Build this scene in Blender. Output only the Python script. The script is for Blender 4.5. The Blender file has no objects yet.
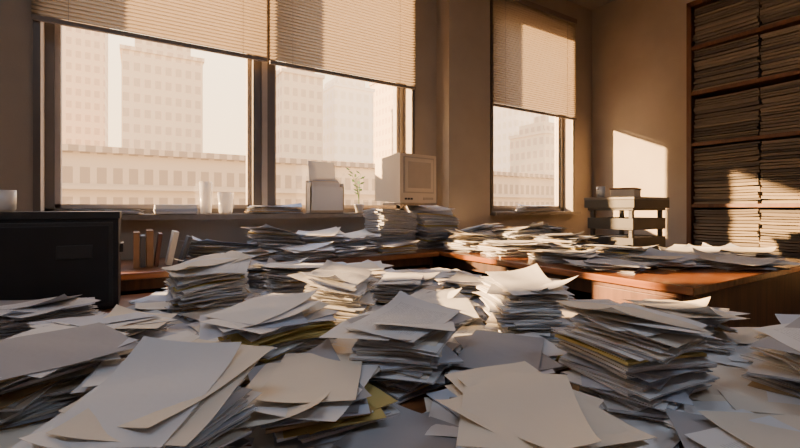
import bpy, math, random
from mathutils import Vector, Matrix
R=random.Random(7)
S=bpy.context.scene
COL=S.collection
# ---------------------------------------------------------------- materials
def newmat(name):
    m=bpy.data.materials.new(name); m.use_nodes=True
    nt=m.node_tree; b=nt.nodes['Principled BSDF']; return m,nt,b
def N(nt,t,**k):
    n=nt.nodes.new(t)
    for a,v in k.items(): setattr(n,a,v)
    return n
def mat(name,col,rough=.6,metal=0,noise=0,nscale=8,bump=0,bscale=60,stretch=None,trans=0,emit=None,es=0):
    m,nt,b=newmat(name)
    b.inputs['Roughness'].default_value=rough; b.inputs['Metallic'].default_value=metal
    b.inputs['Base Color'].default_value=(*col,1)
    tc=N(nt,'ShaderNodeTexCoord'); mp=N(nt,'ShaderNodeMapping'); nt.links.new(tc.outputs['Object'],mp.inputs[0])
    if stretch: mp.inputs['Scale'].default_value=stretch
    if noise:
        n=N(nt,'ShaderNodeTexNoise'); n.inputs['Scale'].default_value=nscale; n.inputs['Detail'].default_value=6
        nt.links.new(mp.outputs[0],n.inputs['Vector'])
        r=N(nt,'ShaderNodeValToRGB'); r.color_ramp.elements[0].position=.3; r.color_ramp.elements[1].position=.7
        r.color_ramp.elements[0].color=(*[c*(1-noise) for c in col],1); r.color_ramp.elements[1].color=(*[min(1,c*(1+noise*.6)) for c in col],1)
        nt.links.new(n.outputs['Fac'],r.inputs[0]); nt.links.new(r.outputs[0],b.inputs['Base Color'])
    if bump:
        n=N(nt,'ShaderNodeTexNoise'); n.inputs['Scale'].default_value=bscale
        nt.links.new(mp.outputs[0],n.inputs['Vector'])
        bp=N(nt,'ShaderNodeBump'); bp.inputs['Strength'].default_value=bump; bp.inputs['Distance'].default_value=.01
        nt.links.new(n.outputs['Fac'],bp.inputs['Height']); nt.links.new(bp.outputs[0],b.inputs['Normal'])
    if emit:
        b.inputs['Emission Color'].default_value=(*emit,1); b.inputs['Emission Strength'].default_value=es
    if trans:
        t=N(nt,'ShaderNodeBsdfTranslucent'); t.inputs[0].default_value=(*col,1)
        mx=N(nt,'ShaderNodeMixShader'); mx.inputs[0].default_value=trans
        nt.links.new(b.outputs[0],mx.inputs[1]); nt.links.new(t.outputs[0],mx.inputs[2])
        nt.links.new(mx.outputs[0],nt.nodes['Material Output'].inputs[0])
    return m
def wood(name,c1,c2,rough=.35,axis=1):
    m,nt,b=newmat(name)
    tc=N(nt,'ShaderNodeTexCoord'); mp=N(nt,'ShaderNodeMapping'); nt.links.new(tc.outputs['Object'],mp.inputs[0])
    sc=[14,14,14]; sc[axis]=1.2; mp.inputs['Scale'].default_value=sc
    n=N(nt,'ShaderNodeTexNoise'); n.inputs['Scale'].default_value=2.2; n.inputs['Detail'].default_value=8; n.inputs['Distortion'].default_value=.6
    nt.links.new(mp.outputs[0],n.inputs['Vector'])
    r=N(nt,'ShaderNodeValToRGB'); r.color_ramp.elements[0].position=.32; r.color_ramp.elements[1].position=.68
    r.color_ramp.elements[0].color=(*c1,1); r.color_ramp.elements[1].color=(*c2,1)
    nt.links.new(n.outputs['Fac'],r.inputs[0]); nt.links.new(r.outputs[0],b.inputs['Base Color'])
    b.inputs['Roughness'].default_value=rough
    return m
def paper(name,col,text=False,trans=.15):
    m,nt,b=newmat(name); L=nt.links
    b.inputs['Roughness'].default_value=.75
    tc=N(nt,'ShaderNodeTexCoord')
    n=N(nt,'ShaderNodeTexNoise'); n.inputs['Scale'].default_value=3; L.new(tc.outputs['Object'],n.inputs['Vector'])
    mix=N(nt,'ShaderNodeMix',data_type='RGBA'); mix.inputs['A'].default_value=(*[c*.92 for c in col],1); mix.inputs['B'].default_value=(*col,1)
    L.new(n.outputs['Fac'],mix.inputs['Factor']); out=mix.outputs['Result']
    nb=N(nt,'ShaderNodeTexNoise'); nb.inputs['Scale'].default_value=14; nb.inputs['Detail'].default_value=3; L.new(tc.outputs['Object'],nb.inputs['Vector'])
    bp=N(nt,'ShaderNodeBump'); bp.inputs['Strength'].default_value=.3; bp.inputs['Distance'].default_value=.010; L.new(nb.outputs['Fac'],bp.inputs['Height']); L.new(bp.outputs[0],b.inputs['Normal'])
    if text:
        sp=N(nt,'ShaderNodeSeparateXYZ'); L.new(tc.outputs['UV'],sp.inputs[0])
        def M(op,a,bv=None):
            q=N(nt,'ShaderNodeMath',operation=op)
            for i,x in enumerate((a,bv)):
                if x is None: continue
                if isinstance(x,(int,float)): q.inputs[i].default_value=x
                else: L.new(x,q.inputs[i])
            return q.outputs[0]
        u,v=sp.outputs[0],sp.outputs[1]
        row=M('FLOOR',M('MULTIPLY',v,34)); fr=M('FRACT',M('MULTIPLY',v,34))
        line=M('LESS_THAN',fr,.42)
        cb=N(nt,'ShaderNodeCombineXYZ'); L.new(M('MULTIPLY',u,45),cb.inputs[0]); L.new(M('MULTIPLY',row,7.3),cb.inputs[1])
        nn=N(nt,'ShaderNodeTexNoise'); nn.inputs['Scale'].default_value=1; L.new(cb.outputs[0],nn.inputs['Vector'])
        word=M('GREATER_THAN',nn.outputs['Fac'],.45)
        mar=M('MULTIPLY',M('MULTIPLY',M('GREATER_THAN',u,.12),M('LESS_THAN',u,.86)),M('MULTIPLY',M('GREATER_THAN',v,.12),M('LESS_THAN',v,.88)))
        k=M('MULTIPLY',M('MULTIPLY',M('MULTIPLY',line,word),mar),.24)
        m2=N(nt,'ShaderNodeMix',data_type='RGBA'); L.new(k,m2.inputs['Factor']); L.new(out,m2.inputs['A']); m2.inputs['B'].default_value=(.12,.12,.14,1)
        out=m2.outputs['Result']
    L.new(out,b.inputs['Base Color'])
    t=N(nt,'ShaderNodeBsdfTranslucent'); L.new(out,t.inputs[0])
    mx=N(nt,'ShaderNodeMixShader'); mx.inputs[0].default_value=trans
    L.new(b.outputs[0],mx.inputs[1]); L.new(t.outputs[0],mx.inputs[2]); L.new(mx.outputs[0],nt.nodes['Material Output'].inputs[0])
    return m
def edge_mat():
    m,nt,b=newmat('paper_edges'); L=nt.links
    tc=N(nt,'ShaderNodeTexCoord'); mp=N(nt,'ShaderNodeMapping'); mp.inputs['Scale'].default_value=(6,6,700); L.new(tc.outputs['Object'],mp.inputs[0])
    n=N(nt,'ShaderNodeTexNoise'); n.inputs['Scale'].default_value=1; L.new(mp.outputs[0],n.inputs['Vector'])
    r=N(nt,'ShaderNodeValToRGB'); r.color_ramp.elements[0].position=.3; r.color_ramp.elements[1].position=.7
    r.color_ramp.elements[0].color=(.32,.32,.34,1); r.color_ramp.elements[1].color=(.82,.81,.82,1)
    L.new(n.outputs['Fac'],r.inputs[0]); L.new(r.outputs[0],b.inputs['Base Color']); b.inputs['Roughness'].default_value=.9
    return m
M_wall=mat('wall_plaster',(.42,.355,.285),.85,noise=.12,nscale=2,bump=.15,bscale=150)
M_ceil=mat('ceiling_paint',(.34,.30,.26),.9,noise=.05)
M_floor=mat('carpet_floor',(.06,.048,.042),.95,noise=.25,nscale=30,bump=.3,bscale=300)
M_frame=mat('window_frame_metal',(.15,.13,.115),.45,metal=.2,noise=.1,nscale=5)
M_trim=mat('window_gasket',(.45,.39,.34),.5,noise=.1)
M_sill=mat('sill_stone',(.28,.24,.20),.6,noise=.15,nscale=20)
M_blind=mat('blind_fabric',(.43,.34,.24),.8,noise=.06,nscale=4,trans=.42)
M_rail=mat('blind_rail',(.22,.18,.15),.5,noise=.05)
M_glass,ntg,bg=newmat('window_glass')
tr=N(ntg,'ShaderNodeBsdfTransparent'); gl=N(ntg,'ShaderNodeBsdfGlossy'); gl.inputs['Roughness'].default_value=.02
mx=N(ntg,'ShaderNodeMixShader'); mx.inputs[0].default_value=.05
ntg.links.new(tr.outputs[0],mx.inputs[1]); ntg.links.new(gl.outputs[0],mx.inputs[2]); ntg.links.new(mx.outputs[0],ntg.nodes['Material Output'].inputs[0])
M_tum,ntt,bt=newmat('frosted_glass'); bt.inputs['Base Color'].default_value=(.9,.87,.83,1); bt.inputs['Roughness'].default_value=.15
t1=N(ntt,'ShaderNodeBsdfTransparent'); t2=N(ntt,'ShaderNodeMixShader'); t2.inputs[0].default_value=.35
ntt.links.new(t1.outputs[0],t2.inputs[1]); ntt.links.new(bt.outputs[0],t2.inputs[2]); ntt.links.new(t2.outputs[0],ntt.nodes['Material Output'].inputs[0])
M_desk=wood('desk_wood',(.19,.066,.022),(.36,.13,.042),.22,1)
M_deskx=wood('desk_wood_long',(.16,.06,.022),(.28,.11,.04),.30,0)
M_deskd=wood('desk_dark_wood',(.04,.018,.011),(.085,.035,.018),.4,2)
M_shelf=wood('shelf_wood',(.09,.033,.015),(.17,.066,.028),.45,2)
M_black=mat('black_plastic',(.016,.015,.016),.45,noise=.2,nscale=6,bump=.1,bscale=300)
M_black2=mat('black_trim',(.035,.032,.032),.4,noise=.1)
M_grey=mat('tray_plastic',(.045,.042,.04),.5,noise=.15)
M_greyl=mat('tray_plastic_light',(.15,.135,.12),.5,noise=.1)
M_beige=mat('beige_plastic',(.72,.59,.44),.5,noise=.06,nscale=3)
M_beiged=mat('beige_plastic_dark',(.50,.40,.30),.5,noise=.06)
M_cer=mat('ceramic',(.7,.68,.65),.25,noise=.04)
M_card=mat('cardboard',(.30,.17,.09),.85,noise=.15,nscale=12)
M_green=mat('leaf_green',(.08,.20,.04),.5,noise=.3,trans=.3)
M_soil=mat('soil',(.05,.03,.02),.95,noise=.4,nscale=40)
M_red=mat('book_red',(.14,.055,.035),.6,noise=.1)
M_blue=mat('book_grey',(.09,.09,.10),.6,noise=.1)
M_metal=mat('brushed_metal',(.5,.47,.43),.3,metal=1,noise=.1,stretch=(1,1,30))
M_fa=mat('file_grey',(.165,.132,.10),.85,noise=.1); M_fb=mat('file_buff',(.24,.19,.135),.85,noise=.1); M_fc=mat('file_slate',(.10,.085,.07),.85,noise=.1)
P_w=paper('paper_white',(.88,.87,.87)); P_c=paper('paper_cream',(.88,.80,.68)); P_b=paper('paper_cool',(.66,.70,.80))
P_t=paper('paper_printed',(.86,.86,.87),True); P_k=paper('paper_kraft',(.52,.37,.20)); P_y=paper('paper_yellow',(.70,.56,.20)); P_g=paper('paper_grey',(.46,.46,.49))
P_e=edge_mat()
PM=[P_w,P_c,P_b,P_t,P_k,P_y,P_g,P_e]
# ---------------------------------------------------------------- mesh builder
class MB:
    def __init__(s): s.v=[];s.f=[];s.m=[];s.sm=[];s.uv=[];s.mats=[]
    def mi(s,m):
        if m not in s.mats: s.mats.append(m)
        return s.mats.index(m)
    def face(s,idx,m,smooth=False,uv=None):
        s.f.append(idx); s.m.append(s.mi(m)); s.sm.append(smooth); s.uv.append(uv or [(0,0)]*len(idx))
    def box(s,x0,x1,y0,y1,z0,z1,m,rot=0,c=None,tilt=None):
        pts=[(x0,y0,z0),(x1,y0,z0),(x1,y1,z0),(x0,y1,z0),(x0,y0,z1),(x1,y0,z1),(x1,y1,z1),(x0,y1,z1)]
        if rot or tilt:
            cx,cy,cz=c or ((x0+x1)/2,(y0+y1)/2,z0)
            Mx=Matrix.Rotation(rot,3,'Z')
            if tilt: Mx=Mx@Matrix.Rotation(tilt[1],3,tilt[0])
            pts=[tuple(Mx@Vector((p[0]-cx,p[1]-cy,p[2]-cz))+Vector((cx,cy,cz))) for p in pts]
        b=len(s.v); s.v+=pts
        for q in ((0,3,2,1),(4,5,6,7),(0,1,5,4),(1,2,6,5),(2,3,7,6),(3,0,4,7)):
            s.face([b+i for i in q],m)
    def lathe(s,cx,cy,prof,m,seg=24,closed=False):
        b=len(s.v); n=len(prof)
        for r,z in prof:
            for k in range(seg):
                a=2*math.pi*k/seg; s.v.append((cx+r*math.cos(a),cy+r*math.sin(a),z))
        for i in range(n-1):
            for k in range(seg):
                k2=(k+1)%seg
                s.face([b+i*seg+k,b+i*seg+k2,b+(i+1)*seg+k2,b+(i+1)*seg+k],m,True)
        s.face([b+k for k in range(seg)][::-1],m); s.face([b+(n-1)*seg+k for k in range(seg)],m)
    def tube(s,pts,r,m,seg=8):
        b=len(s.v); n=len(pts)
        for i,p in enumerate(pts):
            p=Vector(p); d=(Vector(pts[min(i+1,n-1)])-Vector(pts[max(i-1,0)])).normalized()
            a=d.orthogonal().normalized(); c=d.cross(a); rr=r[i] if isinstance(r,list) else r
            for k in range(seg):
                t=2*math.pi*k/seg; s.v.append(tuple(p+a*rr*math.cos(t)+c*rr*math.sin(t)))
        for i in range(n-1):
            for k in range(seg):
                k2=(k+1)%seg; s.face([b+i*seg+k,b+i*seg+k2,b+(i+1)*seg+k2,b+(i+1)*seg+k],m,True)
        s.face([b+k for k in range(seg)][::-1],m); s.face([b+(n-1)*seg+k for k in range(seg)],m)
    def sheet(s,cx,cy,w,d,rot,zf,th,m,nx=8,ny=6,edge=None):
        edge=edge or P_e
        c,sn=math.cos(rot),math.sin(rot)
        G=[]
        for j in range(ny+1):
            for i in range(nx+1):
                u=-1+2*i/nx; v=-1+2*j/ny; X=u*w/2; Y=v*d/2
                lx=X*c-Y*sn; ly=X*sn+Y*c
                G.append((cx+lx,cy+ly,zf(lx,ly,u,v)))
        W=nx+1
        b=len(s.v); s.v+=[(p[0],p[1],p[2]+th) for p in G]; b2=len(s.v); s.v+=G
        for j in range(ny):
            for i in range(nx):
                q=[j*W+i,j*W+i+1,(j+1)*W+i+1,(j+1)*W+i]
                uv=[(i/nx,j/ny),((i+1)/nx,j/ny),((i+1)/nx,(j+1)/ny),(i/nx,(j+1)/ny)]
                s.face([b+k for k in q],m,True,uv); s.face([b2+k for k in q[::-1]],m,True)
        ring=[i for i in range(W)]+[j*W+nx for j in range(1,ny+1)]+[ny*W+i for i in range(nx-1,-1,-1)]+[j*W for j in range(ny-1,0,-1)]
        b3=len(s.v); n=len(ring); s.v+=[G[k] for k in ring]+[(G[k][0],G[k][1],G[k][2]+th) for k in ring]
        for k in range(n):
            k2=(k+1)%n; s.face([b3+k,b3+k2,b3+n+k2,b3+n+k],edge)
    def obj(s,name,bevel=0,parent=None):
        xs=[v[0] for v in s.v]; ys=[v[1] for v in s.v]; zs=[v[2] for v in s.v]
        o=Vector(((min(xs)+max(xs))/2,(min(ys)+max(ys))/2,min(zs)))
        me=bpy.data.meshes.new(name); me.from_pydata([(v[0]-o.x,v[1]-o.y,v[2]-o.z) for v in s.v],[],s.f)
        for m in s.mats: me.materials.append(m)
        me.polygons.foreach_set('material_index',s.m); me.polygons.foreach_set('use_smooth',s.sm)
        uvl=me.uv_layers.new(name='UVMap'); flat=[c for f in s.uv for p in f for c in p]; uvl.data.foreach_set('uv',flat)
        me.update()
        ob=bpy.data.objects.new(name,me); ob.location=o; COL.objects.link(ob)
        if bevel:
            bv=ob.modifiers.new('bevel','BEVEL'); bv.width=bevel; bv.segments=2; bv.limit_method='ANGLE'
        if parent:
            ob.parent=parent; ob.location=o-parent.location
        return ob
# ---------------------------------------------------------------- paper stacks
def stack(cx,cy,z0,h,rot=0,w=.30,d=.215,mess=1.0,seed=0,name='paper_stack',top=3,nx=8,ny=6,lift=1.0,pitch=.006,accent=None,mb=None,tops=None):
    r=random.Random(seed); own=mb is None; mb=mb or MB()
    tx,ty=r.uniform(-.3,.3)*mess,r.uniform(-.3,.3)*mess
    sg=r.uniform(.5,3.0)
    H=h/1.03
    z=0; layers=[]
    while z<H:
        th=r.choice([.0008,.001,.0015,.0025,.004,.006])*(pitch/.006); gap=r.uniform(.0007,.0028)*(pitch/.006)
        layers.append((z,min(th,H-z+.001))); z+=th+gap
    n=len(layers); dx=dy=0; drift=r.uniform(-.4,.4)*mess
    for i,(z,th) in enumerate(layers):
        f=i/max(1,n-1)
        dx+=r.gauss(0,.006)*mess; dy+=r.gauss(0,.006)*mess; dx*=.93; dy*=.93
        ang=rot+r.gauss(0,.08)*mess+drift*math.sin(f*5+seed)
        if r.random()<.13: ang+=r.choice([-1,1])*r.uniform(.2,.5)*mess
        ox=dx+r.gauss(0,.008)*mess; oy=dy+r.gauss(0,.008)*mess
        k=r.random(); m=P_w if k<.46 else P_c if k<.61 else P_b if k<.80 else P_g if k<.88 else P_t if k<.935 else P_k if k<.965 else P_y
        if accent and accent[0]<f<accent[1]: m=accent[2]
        e=P_e if m not in (P_k,P_y) else m
        cu,cv=r.choice([-1,1]),r.choice([-1,1]); am=r.uniform(0,.012)*mess*lift*(.15+f)
        ph=r.uniform(0,6); wa=r.uniform(0,.0013)*mess*min(1,i*.4)
        def zf(lx,ly,u,v,z=z,am=am,cu=cu,cv=cv,ph=ph,wa=wa,ox=ox,oy=oy):
            X,Y=ox+lx,oy+ly
            q=1+tx*X/.3+ty*Y/.3-sg*(X*X+Y*Y)
            return z0+z*max(.5,q)+am*max(0,(u*cu+v*cv)*.5-.1)**2.2+wa*(1+math.sin(ph+X*25+Y*12))
        mb.sheet(cx+ox,cy+oy,w*r.uniform(.93,1.03),d*r.uniform(.93,1.03),ang,zf,th,m,nx,ny,edge=e)
    for j in range(top):
        ang=rot+r.uniform(-.65,.65)*mess; ox,oy=r.gauss(0,.022)*mess,r.gauss(0,.022)*mess
        a1=r.choice([.003,.007,.014,.032])*lift; a2=r.uniform(.0,.012)*lift; cu,cv=r.choice([-1,1]),r.choice([-1,1]); bend=r.choice([0,.003,.008,.018])*lift
        m=r.choice(tops or [P_w,P_w,P_w,P_t,P_t,P_c,P_c,P_b,P_g]); zz=.002+j*.004
        ph=r.uniform(0,6)
        def zf(lx,ly,u,v):
            X,Y=ox+lx,oy+ly
            q=1+tx*X/.3+ty*Y/.3-sg*(X*X+Y*Y)
            return z0+H*max(.5,q)+zz+a1*max(0,(u*cu+v*cv)*.5)**3+a2*max(0,(-u*cu+v*cv)*.5-.1)**2+bend*max(0,u*cu-.1)**2+.0014*math.sin(X*30+ph)+.0010*math.sin(Y*44+ph+X*14)+.0024
        mb.sheet(cx+ox,cy+oy,w*r.uniform(.95,1.03),d*r.uniform(.95,1.03),ang,zf,.0005,m,16,12,edge=m)
    if own: return mb.obj(name)
# ---------------------------------------------------------------- room shell
CAMZ=1.10; YB=3.40; YO=3.66; XR=5.15; XL=-3.5; YF=-2.6; ZC=3.74
def wall_panels(mb,x0,x1,z0,z1,holes,m):
    x=x0
    for a,b,c,d in holes:
        mb.box(x,a,YB,YO,z0,z1,m); mb.box(a,b,YB,YO,z0,c,m); mb.box(a,b,YB,YO,d,z1,m); x=b
    mb.box(x,x1,YB,YO,z0,z1,m)
SILL=1.055; WT=3.42
W_ADDED=(-3.1,-1.15); W1=(-.51,2.25); W2=(3.33,4.72)  # first opening is out of view, added so sun rakes the near papers
mb=MB(); wall_panels(mb,XL-.2,XR+.2,0,ZC,[(W_ADDED[0],W_ADDED[1],SILL,WT),(W1[0],W1[1],SILL,WT),(W2[0],W2[1],SILL,WT)],M_wall); mb.obj('wall_back')
mb=MB(); mb.box(XR,XR+.2,YF,YB,0,ZC,M_wall); mb.obj('wall_right')
mb=MB(); mb.box(XL-.2,XL,YF,YB,0,ZC,M_wall); mb.obj('wall_left')
mb=MB(); mb.box(XL-.2,XR+.2,YF-.2,YF,0,ZC,M_wall); mb.obj('wall_front')
mb=MB(); mb.box(XL-.2,XR+.2,YF-.2,YO,-.1,0,M_floor); mb.obj('floor')
mb=MB(); mb.box(XL-.2,XR+.2,YF-.2,YO,ZC,ZC+.1,M_ceil); mb.obj('ceiling')
mb=MB(); mb.box(2.56,3.10,YB-.20,YB,0,ZC,M_wall); mb.obj('trim_1')
for i,(a,b) in enumerate((( XL,2.56),(3.10,XR))):
    mb=MB(); mb.box(a,b,YB-.015,YB,0,.1,M_sill); mb.obj('baseboard_back')
mb=MB(); mb.box(XR-.015,XR,YF,YB-.02,0,.1,M_sill); mb.obj('baseboard_right')
def window(name,x0,x1,mull):
    mb=MB(); y0,y1=3.52,3.62; f=.05
    zs=SILL+.001
    mb.box(x0,x0+f,y0,y1,zs,WT,M_frame); mb.box(x1-f,x1,y0,y1,zs,WT,M_frame)
    mb.box(x0,x1,y0,y1,WT-f,WT,M_frame); mb.box(x0,x1,y0,y1,zs,zs+.04,M_frame)
    cuts=[x0+f]
    for mx in mull:
        mb.box(mx-.085,mx+.085,y0-.05,y1,zs,WT,M_frame); mb.box(mx-.02,mx+.02,y0-.075,y0-.05,zs,WT,M_trim)
        cuts+= [mx-.085,mx+.085]
    cuts.append(x1-f)
    for k in range(0,len(cuts),2):
        a,b=cuts[k],cuts[k+1]; g=.03; ya,yb=y0+.02,y1-.02; zb=zs+.04; zt=WT-f
        mb.box(a,a+g,ya,yb,zb,zt,M_trim); mb.box(b-g,b,ya,yb,zb,zt,M_trim)
        mb.box(a,b,ya,yb,zb,zb+g,M_trim); mb.box(a,b,ya,yb,zt-g,zt,M_trim)
        mb.box(a+g,b-g,y1-.055,y1-.049,zb+g,zt-g,M_glass)
    mb.box(x0-.05,x1+.05,YB-.10,YB-.001,SILL-.035,SILL,M_sill); mb.box(x0+.001,x1-.001,YB-.001,y0,SILL-.035+.036,SILL+.004,M_sill)
    mb.box(x0-.035,x0,YB-.018,YB-.001,SILL,WT+.03,M_frame); mb.box(x1,x1+.035,YB-.018,YB-.001,SILL,WT+.03,M_frame); mb.box(x0-.035,x1+.035,YB-.018,YB-.001,WT,WT+.03,M_frame)
    return mb.obj(name)
w1=window('window_1',*W1,[.87]); w2=window('window_2',*W2,[]); w_added=window('added_sun_window',*W_ADDED,[-2.1])  # last window is an added, unseen sun inlet
def blind(x0,x1,zb,par,y=3.37):
    mb=MB(); z=zb+.02
    mb.box(x0,x1,y-.02,y+.012,WT+.03,WT+.09,M_rail)
    mb.box(x0,x1,y-.014,y+.012,zb-.012,zb+.016,M_rail)
    p=.026
    while z<WT+.03:
        b=len(mb.v); mb.v+=[(x0,y-.008,z),(x1,y-.008,z),(x1,y+.008,z+p*.55),(x0,y+.008,z+p*.55),(x0,y-.008,z+p),(x1,y-.008,z+p)]
        mb.face([b,b+1,b+2,b+3],M_blind); mb.face([b+3,b+2,b+5,b+4],M_blind)
        z+=p
    for xx in (x0+.18,x1-.18): mb.tube([(xx,y-.012,zb),(xx,y-.012,WT+.05)],.0018,M_rail,5)
    return mb.obj('window_blind',parent=par)
ZB=2.265
blind(-.55,.865,ZB,w1); blind(.89,2.28,ZB-.01,w1); blind(3.31,4.76,ZB-.03,w2); blind(-3.12,-1.13,ZB,w_added)
# ---------------------------------------------------------------- desks
def corner_desk():
    mb=MB(); x0,x1,y0,y1=2.0,3.75,.85,3.19; T=.76
    mb.box(x0,x1,y0,y1,T-.035,T,M_desk)
    mb.box(x0+.04,x1-.04,y0+.03,y0+.06,0,T-.035,M_shelf)
    mb.box(x0+.04,x0+.07,y0+.06,y0+.50,0,T-.035,M_shelf); mb.box(x0+.07,x1-.04,y0+.47,y0+.50,0,T-.035,M_deskd)
    for k in range(3):
        mb.box(x0+.022,x0+.04,y0+.08,y0+.48,.07+k*.215,.07+k*.215+.2,M_shelf); mb.box(x0+.008,x0+.022,y0+.21,y0+.35,.16+k*.215,.175+k*.215,M_metal)
    mb.box(x1-.07,x1-.04,y0+.5,y1-.03,0,T-.035,M_deskd); mb.box(x0+.04,x1-.04,y1-.06,y1-.03,0,T-.035,M_deskd)
    mb.box(x0+.05,x0+.07,y0+.5,y1-.06,T-.115,T-.035,M_deskd)
    return mb.obj('office_desk',bevel=.004)
corner_desk()
def long_desk(x0,x1,y0,y1,T,mat_top,name):
    mb=MB(); mb.box(x0,x1,y0,y1,T-.035,T,mat_top)
    for xa in (x0+.03,(x0+x1)/2-.015,x1-.06): mb.box(xa,xa+.03,y0+.04,y1-.04,0,T-.035,M_deskd)
    mb.box(x0+.06,x1-.06,y1-.07,y1-.05,.25,T-.035,M_deskd); mb.box(x0+.06,x1-.06,y0+.04,y0+.06,T-.10,T-.035,M_deskd)
    return mb.obj(name,bevel=.004)
long_desk(-1.1,1.985,2.60,3.285,.76,M_deskx,'office_desk')
TD=.66
long_desk(-1.5,1.80,-.4,2.54,TD,M_deskx,'office_desk')
# ---------------------------------------------------------------- shelf
def bookshelf():
    mb=MB(); x0,x1,y0,y1=4.78,XR-.002,-.2,2.10; H=3.2
    mb.box(x0,x1,y1-.045,y1,0,H,M_shelf); mb.box(x0,x1,y0,y0+.045,0,H,M_shelf); mb.box(x0,x1,.93,.965,0,H,M_shelf)
    mb.box(x0,x1,y0,y1,H-.05,H,M_shelf); mb.box(x0+.02,x1,y0,y1,0,.08,M_shelf); mb.box(x1-.02,x1,y0,y1,0,H,M_deskd)
    zs=[.08,.60,1.14,1.76,2.28,2.74]
    for z in zs[1:]: mb.box(x0+.005,x1-.02,y0+.04,y1-.04,z-.035,z,M_shelf)
    ob=mb.obj('bookshelf',bevel=.003)
    r=random.Random(3); pm=MB()
    gm=[M_fa,M_fb,M_fa,M_fc,M_fb,M_fa,M_fb]
    for bay in ((y0+.05,.925),(.97,y1-.05)):
        L=bay[1]-bay[0]; n=2
        for zi,z in enumerate(zs):
            top=(zs+[H-.015])[zi+1]-.035
            for c in range(n):
                a=bay[0]+L*c/n; b=a+L/n; zz=z+.0005; lim=top-r.uniform(.02,.06)
                tiltv=r.uniform(-.02,.02)
                while zz<lim:
                    th=r.uniform(.012,.028); mid=(a+b)/2+r.gauss(0,.004); wd=(L/n)*r.uniform(.95,.99); dp=r.uniform(.25,.31)
                    mm=gm[r.randrange(7)]; am=r.uniform(.0,.008)
                    if zz+th+.016>top: break
                    pm.sheet(x0+.02+dp/2+r.uniform(0,.02),mid,dp,wd,r.gauss(0,.008),lambda lx,ly,u,v,zz=zz,am=am:zz+am*v*v*(zz>z+.01)+(zz-z)*tiltv*v,th,mm,2,6,edge=mm)
                    zz+=th+r.uniform(.004,.010)
    pm.obj('document_files',parent=ob)
bookshelf()
# ---------------------------------------------------------------- paper stacks on the near desk
T=TD+.0005
fg=[ # x,y,h,rot,mess,seed,accent
(-.20,1.20,.125,.5,.9,1,None),(.02,.80,.125,.7,.8,2,None),(-.28,1.86,.10,.2,.9,3,None),(-.06,1.56,.08,1.0,1.0,4,None),(.31,1.22,.135,.35,.8,5,(.62,.90,P_y)),
(.27,1.98,.195,.1,.9,6,None),(.30,2.33,.15,.3,.8,7,None),(.66,1.50,.165,.9,.8,8,None),(.63,1.95,.15,.2,.9,9,None),(1.06,1.66,.10,.7,.9,10,None),
(.61,.92,.135,.55,.8,11,None),(1.12,1.0,.17,1.1,.8,12,None),(1.50,1.28,.08,.4,.9,13,None),(.98,.54,.18,.25,.8,14,None),(1.30,.26,.155,1.0,.8,15,None),
(1.46,.66,.11,.5,.9,16,None),(.56,.47,.09,.8,.9,17,None),(-.55,.85,.13,.3,.9,18,None),(1.02,2.05,.10,.9,.9,20,None),(-.64,1.5,.09,.5,1,21,None),(1.55,-.08,.1,.4,1,22,None),
(.93,1.28,.07,.1,1.1,23,None),(.98,2.36,.08,.2,1,25,None),(.64,2.32,.11,.1,.9,26,None),(.84,.80,.05,.4,1.1,27,(.8,1.1,P_y)),(1.38,1.60,.06,.9,1,28,None),(.08,1.08,.07,.2,1.1,29,(.5,.9,P_k)),
(.85,.20,.05,.6,1,44,None),(.31,.86,.06,1.2,1.0,46,(.6,.8,P_y)),(.02,1.36,.04,.5,1,47,None),(-.28,.55,.08,.5,1,48,None)]
for (x,y,h,ro,me,sd,ac) in fg: stack(x,y,T,h,ro,w=.275,d=.195,mess=me*1.2,seed=sd,lift=1.1,top=5,accent=ac)
# loose sheets strewn over the desk in the gaps between the stacks: one object
mb=MB(); r=random.Random(77); k=0
y=.02
while y<2.38:
    x=-.9
    while x<1.66:
        px,py=x+r.uniform(-.05,.05),y+r.uniform(-.05,.05)
        near=min(math.hypot(px-s_[0],py-s_[1]) for s_ in fg)
        if near>.165 and not (px<.12 and py>2.0) and not (.2<px<.42 and .45<py<.66):
            stack(px,py,T,r.choice([.003,.006,.012,.018]),r.uniform(0,3.1),w=.26,d=.185,mess=1.0,seed=500+k,lift=.5,top=2,nx=6,ny=4,mb=mb)
        k+=1; x+=.17
    y+=.15
mb.obj('loose_papers')
T=.7605
wd=[(.47,3.03,.10,.1,31),(.83,3.0,.17,.1,32),(1.17,3.0,.15,-.2,33),(1.45,2.96,.13,.1,34),(.62,2.78,.05,.2,35),(.97,2.78,.07,.1,36),(1.32,2.77,.05,.2,37),(1.64,2.77,.06,.1,38)]
for (x,y,h,ro,sd) in wd: stack(x,y,T,h,ro,w=.34,d=.25,mess=1.1,seed=sd,nx=5,ny=4,top=3,pitch=.008,lift=1.1)
stack(1.80,3.02,T,.325,.1,w=.36,d=.27,mess=.8,seed=39,nx=5,ny=4,top=1,pitch=.010,lift=.1)
stack(2.18,2.98,T,.335,-.1,w=.36,d=.28,mess=.8,seed=40,nx=5,ny=4,top=3,pitch=.010,lift=.8)
cd=[(2.28,2.55,.12),(2.30,2.15,.08),(2.62,2.88,.16),(2.68,2.42,.17),(2.72,2.02,.12),(3.12,2.55,.16),(2.35,1.75,.035),(2.78,1.62,.06),(3.10,1.32,.035),(2.62,1.28,.03),(2.95,1.02,.02),(3.50,1.25,.03),(2.3,1.38,.012)]
for i,(x,y,h) in enumerate(cd):
    stack(x,y,T,h,R.uniform(-.6,.9),w=.38,d=.28,mess=1.3,seed=60+i,nx=6,ny=5,top=5,pitch=.008,lift=1.3)
stack(-.17,3.36,SILL+.006,.018,.05,w=.38,d=.14,mess=.4,seed=90,nx=5,ny=4,top=2,lift=.5,pitch=.009)
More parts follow.
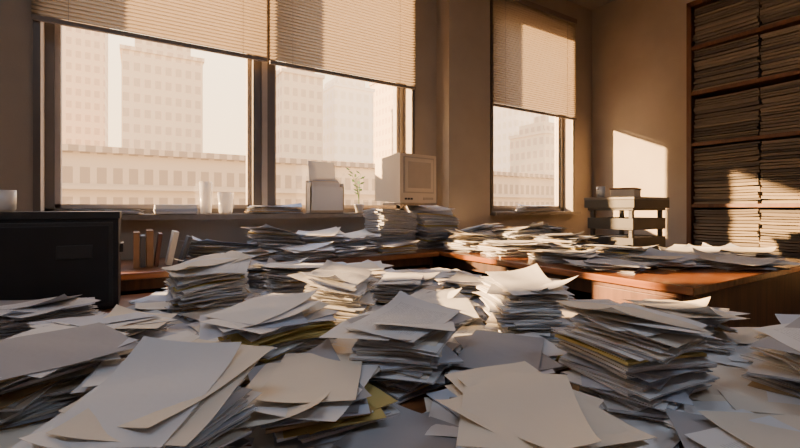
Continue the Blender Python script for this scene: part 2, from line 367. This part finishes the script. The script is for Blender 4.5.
stack(.93,3.35,SILL+.006,.04,.0,w=.42,d=.14,mess=.4,seed=91,nx=5,ny=4,top=3,lift=1.2)
stack(4.0,3.36,SILL+.006,.055,.0,w=.6,d=.14,mess=.5,seed=92,nx=5,ny=4,top=3,lift=.9)
# ---------------------------------------------------------------- sill objects
mb=MB(); mb.box(.10,.36,3.31,3.47,SILL+.005,SILL+.068,P_w); mb.box(.095,.365,3.305,3.475,SILL+.02,SILL+.04,P_b); mb.obj('paper_ream',bevel=.004)
def tumbler(x,y,z,r,h,name):
    mb=MB(); mb.lathe(x,y,[(r*.80,z),(r*.82,z+.004),(r,z+h),(r-.003,z+h),(r*.78,z+.012),(.002,z+.012)],M_tum,28); mb.obj(name)
tumbler(.43,3.40,SILL+.0045,.048,.235,'glass_vase'); tumbler(.57,3.42,SILL+.0045,.06,.16,'drinking_glass')
mb=MB(); x,y,z=1.36,3.39,SILL+.005
mb.box(x-.15,x+.15,y-.06,y+.06,z,z+.02,M_beiged); mb.box(x-.15,x+.15,y+.035,y+.06,z+.02,z+.27,M_beige)
mb.box(x-.15,x-.14,y-.06,y+.05,z+.02,z+.25,M_beige); mb.box(x+.14,x+.15,y-.06,y+.05,z+.02,z+.25,M_beige); mb.box(x-.15,x+.15,y-.06,y-.05,z+.02,z+.22,P_w)
for k in range(5): mb.box(x-.13+.003*k,x+.125,y-.04+k*.014,y-.034+k*.014,z+.02,z+.26+.010*k,[P_w,P_c,P_b,P_w,P_c][k],tilt=('X',-.05))
mb.box(x-.14,x+.11,y+.0,y+.003,z+.2,z+.44,P_w,rot=.1,tilt=('X',-.14))
mb.obj('magazine_file_holder')
mb=MB(); x,y,z=1.68,3.38,SILL+.005
mb.lathe(x,y,[(.03,z),(.045,z+.07),(.048,z+.07),(.044,z+.075),(.04,z+.065)],M_cer,20); mb.lathe(x,y,[(.039,z+.055),(.039,z+.066)],M_soil,16)
rr=random.Random(5)
for k in range(5):
    a=rr.uniform(0,6.28); L=rr.uniform(.16,.32); sp=rr.uniform(.03,.11)
    pts=[(x+sp*math.cos(a)*(t/6)**1.8,y+.5*sp*math.sin(a)*(t/6)**1.8,z+.06+L*t/6) for t in range(7)]
    mb.tube(pts,[.003-.0003*t for t in range(7)],M_green,6)
    for t in (3,4,5,6):
        p=Vector(pts[t]); q=a+rr.uniform(-1.5,1.5); d=Vector((math.cos(q),math.sin(q)*.6,.5)).normalized(); s=d.orthogonal().normalized()*.012; L2=.055
        b=len(mb.v); mb.v+=[tuple(p),tuple(p+d*L2*.5+s),tuple(p+d*L2),tuple(p+d*L2*.5-s)]; mb.face([b,b+1,b+2,b+3],M_green,True)
mb.obj('potted_plant')
# ---------------------------------------------------------------- retro computer monitor
mb=MB()
Cx,Cy,Cz=1.95,3.03,T+.362; CR=.12
def rb(x0,x1,y0,y1,z0,z1,m,t=None): mb.box(Cx+x0,Cx+x1,Cy+y0,Cy+y1,Cz+z0,Cz+z1,m,rot=CR,c=(Cx,Cy,Cz))
rb(-.17,.17,-.14,.10,.0,.02,M_beiged); rb(-.20,.20,-.17,-.09,.02,.42,M_beige)
b=len(mb.v)
c,sn=math.cos(CR),math.sin(CR)
def rp(x,y,z): return (Cx+x*c-y*sn,Cy+x*sn+y*c,Cz+z)
mb.v+=[rp(-.195,-.09,.025),rp(.195,-.09,.025),rp(.195,-.09,.415),rp(-.195,-.09,.415),rp(-.18,.20,.04),rp(.18,.20,.04),rp(.18,.20,.39),rp(-.18,.20,.39)]
for q in ((0,4,5,1),(3,2,6,7),(1,5,6,2),(0,3,7,4),(4,7,6,5)): mb.face([b+i for i in q],M_beige)
rb(-.165,.165,-.178,-.17,.10,.395,M_beiged); rb(-.155,.155,-.182,-.178,.11,.385,M_beige)
rb(-.125,.125,-.184,-.182,.14,.355,M_beiged)
rb(.05,.16,-.176,-.17,.045,.065,M_beiged)
for k in range(3): rb(-.15+.03*k,-.13+.03*k,-.178,-.17,.045,.06,M_black2)
mb.obj('computer_monitor',bevel=.008)
# ---------------------------------------------------------------- letter tray
mb=MB(); tx,ty,tz=3.42,1.95,T
def tb(x0,x1,y0,y1,z0,z1,m,rot=0): mb.box(tx+x0,tx+x1,ty+y0,ty+y1,tz+z0,tz+z1,m)
tb(-.22,.22,-.17,.17,0,.012,M_grey)
for k,zz in enumerate((.0,.15,.30)):
    tb(-.24,.24,-.19,.19,zz+.02,zz+.032,M_grey); tb(-.24,-.23,-.19,.19,zz+.03,zz+.11,M_grey); tb(.23,.24,-.19,.19,zz+.03,zz+.11,M_grey)
    tb(-.23,.23,.18,.19,zz+.03,zz+.11,M_grey); tb(-.23,.23,-.19,-.18,zz+.03,zz+.11,M_grey)
    for a in (-.225,.195):
        for b_ in (-.175,.145): tb(a,a+.03,b_,b_+.03,zz,zz+.15 if k<2 else zz+.05,M_grey)
tb(-.26,.26,-.21,.21,.405,.425,M_greyl); tb(-.255,-.24,-.21,.21,.34,.405,M_grey); tb(-.26,.26,-.21,-.195,.34,.405,M_grey)
for i in range(7): mb.sheet(tx,ty,.40,.33,.02*(i%3),lambda lx,ly,u,v,i=i:tz+.033+i*.010,.008,PM[i%3],2,2); mb.sheet(tx,ty,.40,.33,-.02*(i%3),lambda lx,ly,u,v,i=i:tz+.183+i*.010,.008,PM[(i+1)%3],2,2)
mb.obj('letter_tray',bevel=.003)
mb=MB(); z=T+.4255
mb.box(3.36,3.60,1.90,2.08,z,z+.065,P_c,rot=.3); mb.box(3.355,3.605,1.895,2.085,z+.065,z+.08,M_card,rot=.3,c=(3.48,1.99,z)); mb.obj('cardboard_box',bevel=.003)
mb=MB(); mb.lathe(3.24,2.06,[(.03,z),(.035,z+.09),(.032,z+.09),(.028,z+.01)],M_cer,20); mb.tube([(3.205,2.06,z+.07),(3.185,2.06,z+.06),(3.185,2.06,z+.03),(3.207,2.06,z+.02)],.005,M_cer); mb.obj('coffee_mug')
# ---------------------------------------------------------------- black storage box (left)
mb=MB(); TB=TD; a=0
bx,by=-.52,2.34
def bb(x0,x1,y0,y1,z0,z1,m): mb.box(bx+x0,bx+x1,by+y0,by+y1,TB+z0,TB+z1,m,rot=a,c=(bx,by,TB))
bb(-.45,.45,-.14,.15,.006,.395,M_black); bb(-.455,.455,-.145,.155,.395,.425,M_black2)
bb(-.43,.43,-.148,-.14,.02,.38,M_black2); bb(-.415,.415,-.152,-.148,.035,.365,M_black)
bb(.24,.36,-.160,-.152,.23,.285,M_black2)
bb(.45,.465,-.05,.05,.24,.28,M_black2)
for p in (-.42,.39):
    for q in (-.12,.10): bb(p,p+.03,q,q+.03,0.001,.006,M_black2)
mb.obj('storage_box',bevel=.006)
mb=MB(); mx_,my_=-.47,2.33; z=TB+.4255
mb.lathe(mx_,my_,[(.036,z),(.042,z+.01),(.043,z+.088),(.039,z+.088),(.037,z+.012)],M_cer,24); mb.tube([(mx_-.041,my_,z+.075),(mx_-.07,my_,z+.065),(mx_-.07,my_,z+.03),(mx_-.04,my_,z+.02)],.006,M_cer); mb.obj('coffee_mug')
# ---------------------------------------------------------------- books on window desk
mb=MB(); x=-.02
for k,(w,h,m,tl) in enumerate([(.03,.20,M_card,0),(.025,.18,M_blue,0),(.035,.21,M_card,0),(.02,.19,M_red,.12),(.03,.2,P_c,.2),(.02,.17,M_blue,.3)]):
    mb.box(x,x+w,2.80,2.96,T,T+h,m,tilt=('Y',tl) if tl else None,c=(x+w,2.9,T)); 
    x+=w+.004+(.035 if tl else 0)
mb.obj('standing_books',bevel=.002)
# ---------------------------------------------------------------- unseen ceiling panels, added as fill light for the room
M_fillglow=mat('fill_panel_glow',(.85,.83,.8),.6,emit=(.85,.9,1),es=2)
for (lx,ly) in ((-.6,.3),(1.8,-.9)):
    mb=MB(); mb.box(lx-.62,lx+.62,ly-.32,ly+.32,ZC-.05,ZC-.001,M_cer); mb.box(lx-.58,lx+.58,ly-.28,ly+.28,ZC-.056,ZC-.05,M_fillglow)
    o=mb.obj('added_fill_panel')
    l=bpy.data.lights.new('added_fill_lamp','AREA'); l.shape='RECTANGLE'; l.size=1.1; l.size_y=.5; l.energy=14; l.color=(.66,.79,1)
    lo=bpy.data.objects.new('added_fill_lamp',l); COL.objects.link(lo); lo.parent=o; lo.location=(0,0,-.012)
# ---------------------------------------------------------------- city outside
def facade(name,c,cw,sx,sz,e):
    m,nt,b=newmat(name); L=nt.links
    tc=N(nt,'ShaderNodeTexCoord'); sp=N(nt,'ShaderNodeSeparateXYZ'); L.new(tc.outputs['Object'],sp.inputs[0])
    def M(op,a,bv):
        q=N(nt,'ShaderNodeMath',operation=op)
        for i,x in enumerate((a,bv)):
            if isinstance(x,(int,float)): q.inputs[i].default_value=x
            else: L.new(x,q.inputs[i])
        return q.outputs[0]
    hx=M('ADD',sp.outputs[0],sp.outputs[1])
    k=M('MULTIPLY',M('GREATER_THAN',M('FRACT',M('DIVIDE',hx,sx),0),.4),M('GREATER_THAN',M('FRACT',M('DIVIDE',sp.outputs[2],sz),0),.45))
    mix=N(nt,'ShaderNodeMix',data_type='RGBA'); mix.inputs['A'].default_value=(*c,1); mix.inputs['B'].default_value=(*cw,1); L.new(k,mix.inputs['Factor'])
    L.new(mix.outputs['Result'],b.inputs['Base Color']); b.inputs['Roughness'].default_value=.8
    L.new(mix.outputs['Result'],b.inputs['Emission Color']); b.inputs['Emission Strength'].default_value=e  # aerial haze put into the facade colour as a glow
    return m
F1=facade('facade_tower_haze',(.58,.43,.27),(.46,.335,.21),1.2,2.0,1.0)
F2=facade('facade_far_haze',(.70,.54,.36),(.61,.46,.30),1.4,2.2,1.8)
F3=facade('facade_low_haze',(.44,.32,.20),(.29,.205,.13),1.1,2.4,.7)
def building(x,y,w,d,top,m,crown=True):
    mb=MB(); mb.box(x-w/2,x+w/2,y-d/2,y+d/2,-22,top,m)
    if crown: mb.box(x-w/2+w*.15,x+w/2-w*.15,y-d/2+1,y+d/2-1,top,top+1.6,m); mb.box(x-w*.1,x+w*.08,y-1,y+1,top+1.6,top+3,m)
    mb.box(x-w/2-.2,x+w/2+.2,y-d/2-.2,y+d/2+.2,top-.5,top,m)
    mb.obj('office_building')
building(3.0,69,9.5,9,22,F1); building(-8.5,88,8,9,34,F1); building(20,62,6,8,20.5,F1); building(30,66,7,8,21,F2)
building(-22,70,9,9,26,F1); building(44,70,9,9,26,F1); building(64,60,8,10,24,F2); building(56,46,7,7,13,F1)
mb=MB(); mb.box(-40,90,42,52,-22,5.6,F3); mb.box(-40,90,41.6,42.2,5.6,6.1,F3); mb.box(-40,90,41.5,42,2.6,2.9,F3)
mb.obj('office_building')
mb=MB(); mb.box(-150,200,4.5,200,-22.5,-22,M_sill); mb.obj('street_ground')
# ---------------------------------------------------------------- world & light
w=bpy.data.worlds.new('world'); S.world=w; w.use_nodes=True; nt=w.node_tree
bgn=nt.nodes['Background']; tc=N(nt,'ShaderNodeTexCoord'); sp=N(nt,'ShaderNodeSeparateXYZ'); rp_=N(nt,'ShaderNodeValToRGB')
nt.links.new(tc.outputs['Generated'],sp.inputs[0]); nt.links.new(sp.outputs[2],rp_.inputs[0]); nt.links.new(rp_.outputs[0],bgn.inputs[0])
e=rp_.color_ramp.elements; e[0].position=0; e[0].color=(1,.64,.32,1); e[1].position=.75; e[1].color=(.55,.70,1,1)
q=e.new(.3); q.color=(1,.73,.44,1)
bgn.inputs[1].default_value=5.2
sun=bpy.data.lights.new('sun','SUN'); sun.energy=46; sun.color=(1,.60,.26); sun.angle=.02
so=bpy.data.objects.new('sun',sun); COL.objects.link(so); d=Vector((1,-.65,-.31)).normalized(); so.rotation_euler=d.to_track_quat('-Z','Y').to_euler(); so.location=(-8,9,6)
for (a,b) in (W1,W2,W_ADDED):
    l=bpy.data.lights.new('sky_portal','AREA'); l.shape='RECTANGLE'; l.size=b-a; l.size_y=WT-SILL
    try: l.cycles.is_portal=True
    except Exception as ex: print(ex)
    o=bpy.data.objects.new('sky_portal',l); COL.objects.link(o); o.location=((a+b)/2,YO+.02,(SILL+WT)/2); o.rotation_euler=(math.radians(-90),0,0)
# ---------------------------------------------------------------- camera
cam=bpy.data.cameras.new('camera'); co=bpy.data.objects.new('camera',cam); COL.objects.link(co); S.camera=co
cam.sensor_width=36; cam.lens=36*420/800; cam.clip_start=.02; cam.clip_end=500
th=math.radians(58); co.location=(0,0,CAMZ); co.rotation_euler=(math.radians(90),0,th-math.pi/2); cam.shift_y=-16/800
